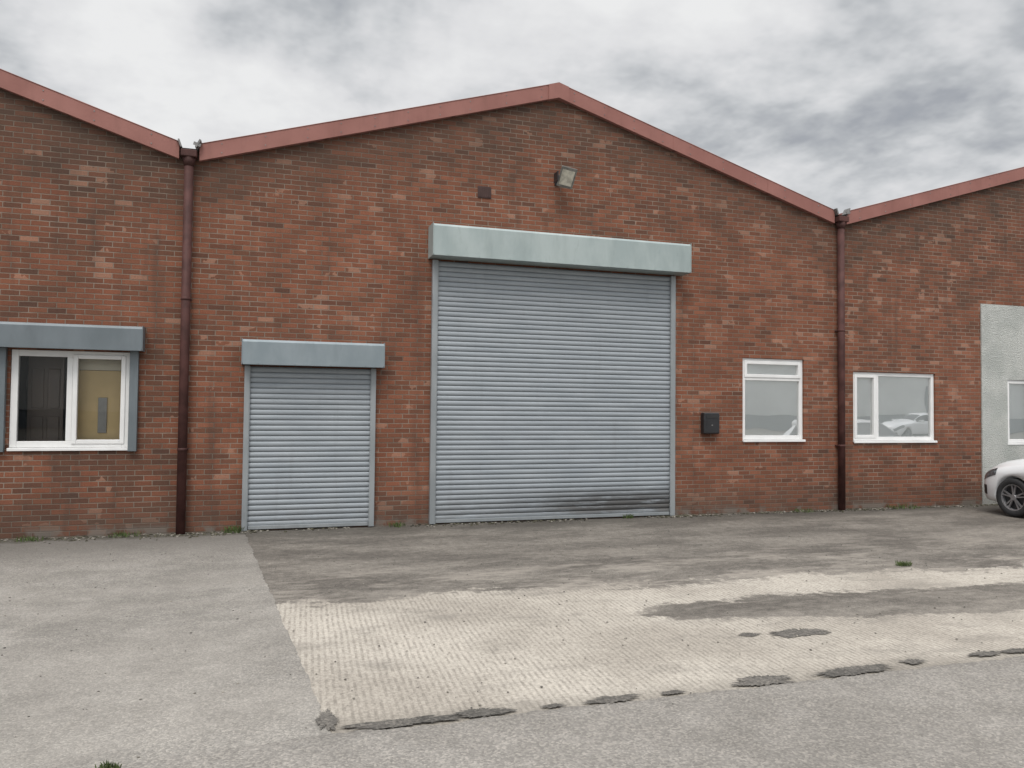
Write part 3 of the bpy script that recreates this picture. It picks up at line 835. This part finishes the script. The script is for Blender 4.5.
    for i in idx(3.50, 3.80):
        for k in (11, 12, 13, 14):
            q.append([pt(i, k), pt(i, k+1), pt(i+1, k+1), pt(i+1, k)])
    patch('rear_window', q, M['carglass'])
    bm = bm_new(); bm_box(bm, -.012, .05, -.42, .42, .30, .40, bev=.01)
    for i in range(4): bm_box(bm, -.016, -.008, -.40, .40, .31+i*.024, .318+i*.024)
    finish(bm, 'grille', [M['plastic']], car)
    for wx in (.74, 3.22):
        for s in (-1, 1):
            bm = bm_new(); y1 = s*.858
            prof = [(.205, .0), (.215, .012), (.27, .014), (.293, .0), (.298, -.03), (.298, -.15), (.28, -.18), (.2, -.18)]
            seg = 40; rg = []
            for j in range(seg):
                a = 2*math.pi*j/seg
                rg.append([bm.verts.new((wx+r*math.cos(a), y1+s*d, .298+r*math.sin(a))) for r, d in prof])
            for j in range(seg):
                for k in range(len(prof)-1):
                    f = bm.faces.new([rg[j][k], rg[j][k+1], rg[(j+1) % seg][k+1], rg[(j+1) % seg][k]]); f.smooth = True
            bmesh.ops.recalc_face_normals(bm, faces=bm.faces)
            wh = finish(bm, 'wheel', [M['tyre']], car)
            bm = bm_new()
            bm_cyl(bm, (wx, y1-s*.17, .298), (wx, y1-s*.06, .298), .205, seg=40, mi=1)
            bm_cyl(bm, (wx, y1-s*.06, .298), (wx, y1-s*.002, .298), .045, seg=20)
            seg = 40; rr = []
            for j in range(seg):
                a = 2*math.pi*j/seg
                rr.append([bm.verts.new((wx+r*math.cos(a), y1-s*d, .298+r*math.sin(a))) for r, d in ((.207, .0), (.19, .004), (.185, .03), (.185, .10))])
            for j in range(seg):
                for k in range(3): bm.faces.new([rr[j][k], rr[j][k+1], rr[(j+1) % seg][k+1], rr[(j+1) % seg][k]])
            for j in range(5):
                for dlt in (-.16, .16):
                    a = 2*math.pi*j/5+dlt+.3
                    ca, sa = math.cos(a), math.sin(a)
                    Rm = Matrix.Rotation(-a, 4, 'Y')
                    cx, cz = wx+.11*ca, .298+.11*sa
                    bm_box(bm, cx-.085, cx+.085, y1-s*.022-.011, y1-s*.022+.011, cz-.011, cz+.011, rot=Rm)
            bmesh.ops.recalc_face_normals(bm, faces=bm.faces)
            finish(bm, 'rim', [M['alloy'], M['alloydk']], wh)
    return car
car = make_car()
tag(car, 'white hatchback parked nose-in beside the pebbledashed wall', 'car')
def copy_tree(o, parent=None):
    c = o.copy(); COL.objects.link(c)
    if parent: c.parent = parent
    for ch in o.children: copy_tree(ch, c)
    return c
c2 = copy_tree(car); c2.location = (37.6, -27.5, 0); c2['label'] = 'white hatchback opposite the units, out of view, placed for window reflections'  # car copies behind the camera, put there to reflect in the panes
c3 = copy_tree(car); c3.location = (32.6, -29, 0); c3.rotation_euler = (0, 0, math.pi); c3['label'] = 'white hatchback opposite the units, out of view, placed for window reflections'
car.location = (12.02, -2.68, 0); car.rotation_euler = (0, 0, -math.pi/2)

ow = empty('warehouse_backdrop', (25, -46, 0)); tag(ow, 'unseen pale clad warehouse across the road', 'warehouse_backdrop')  # invented building behind the camera, added so the panes have something to reflect
bm = bm_new(); bm_box(bm, -15, 70, -60, -45, 0, 1.2, mi=1); bm_box(bm, -15, 70, -60, -44.95, 1.2, 5.5, mi=0)
finish(bm, 'wall', [M['cladding'], M['claddk']], ow)
bm = bm_new(); bm_box(bm, -15.3, 70.3, -60.3, -44.7, 5.5, 5.8); finish(bm, 'roof', [M['claddk']], ow)
for x in (0, 14, 28, 56):
    bm = bm_new(); bm_box(bm, x, x+4, -44.94, -44.85, 0, 4); finish(bm, 'loading_door', [M['claddk']], ow)

# ------------------------------------------------------------ WORLD
world = bpy.data.worlds.new('World'); scene.world = world; world.use_nodes = True
world.cycles.sampling_method = 'MANUAL'; world.cycles.sample_map_resolution = 256
nt = world.node_tree; nt.nodes.clear()
t = NT.__new__(NT); t.t = nt
out = nt.nodes.new('ShaderNodeOutputWorld'); bg = nt.nodes.new('ShaderNodeBackground')
SUN_EL, SUN_AZ = math.radians(56), math.radians(205)
sky = nt.nodes.new('ShaderNodeTexSky'); sky.sky_type = 'NISHITA'; sky.sun_disc = False
sky.sun_elevation = SUN_EL; sky.sun_rotation = SUN_AZ
tc = nt.nodes.new('ShaderNodeTexCoord'); sp = nt.nodes.new('ShaderNodeSeparateXYZ')
nt.links.new(tc.outputs['Generated'], sp.inputs[0])
X, Y, Z = sp.outputs
den = t.m('ADD', t.m('MAXIMUM', Z, 0.0), .26)
cp = t.comb(t.m('DIVIDE', X, den), t.m('DIVIDE', Y, den), 9.2)
n1 = t.noise(cp, 1.7, 5, .54, .25); n2 = t.noise(cp, 6.0, 4, .62, .0)
f = t.m('ADD', t.m('MULTIPLY', n1, .76), t.m('MULTIPLY', n2, .24))
cloud = t.ramp(f, [(.36, (3.0, 3.25, 3.65)), (.43, (3.8, 4.0, 4.35)), (.47, (4.8, 5.0, 5.25)), (.51, (6.1, 6.25, 6.45)), (.56, (7.3, 7.35, 7.5)), (.64, (8.3, 8.35, 8.4))])
elev = t.ss(Z, .46, .95, 1.0, 2.6)
sd = Vector((math.sin(SUN_AZ)*math.cos(SUN_EL), math.cos(SUN_AZ)*math.cos(SUN_EL), math.sin(SUN_EL)))
dp = t.m('ADD', t.m('ADD', t.m('MULTIPLY', X, sd.x), t.m('MULTIPLY', Y, sd.y)), t.m('MULTIPLY', Z, sd.z))
glow = t.m('MULTIPLY', t.ss(dp, .15, 1.0), 1.0)
gain = t.m('ADD', elev, glow)
cl = nt.nodes.new('ShaderNodeVectorMath'); cl.operation = 'SCALE'
nt.links.new(cloud, cl.inputs[0]); t.put(cl.inputs['Scale'], gain)
gap = t.ss(f, .34, .42, .2, 0)
mixc = t.mix(gap, cl.outputs[0], sky.outputs[0])
nt.links.new(mixc, bg.inputs[0]); bg.inputs[1].default_value = .1
nt.links.new(bg.outputs[0], out.inputs[0])

sl = bpy.data.lights.new('sun', 'SUN'); sl.energy = 1.5; sl.angle = math.radians(20); sl.color = (1, .94, .86)
so = bpy.data.objects.new('sun', sl); COL.objects.link(so); so.location = (0, -5, 20)
so.rotation_euler = (-sd).to_track_quat('-Z', 'Y').to_euler()

# ------------------------------------------------------------ CAMERA
cam = bpy.data.cameras.new('camera'); cam.sensor_width = 36; cam.lens = 780/1024*36; cam.clip_end = 1000
co = bpy.data.objects.new('camera', cam); COL.objects.link(co); scene.camera = co
p = math.atan(25/780); cf, sf = math.cos(p), math.sin(p)
F = Vector((.3024*cf, .9532*cf, sf)).normalized(); R0 = Vector((.9532, -.3024, 0)).normalized(); U0 = R0.cross(F)
Rr = (R0+.01*U0).normalized(); Uu = (U0-.01*R0).normalized()
mw = Matrix(((Rr.x, Uu.x, -F.x, 0), (Rr.y, Uu.y, -F.y, -10.7), (Rr.z, Uu.z, -F.z, 1.6), (0, 0, 0, 1)))
co.matrix_world = mw
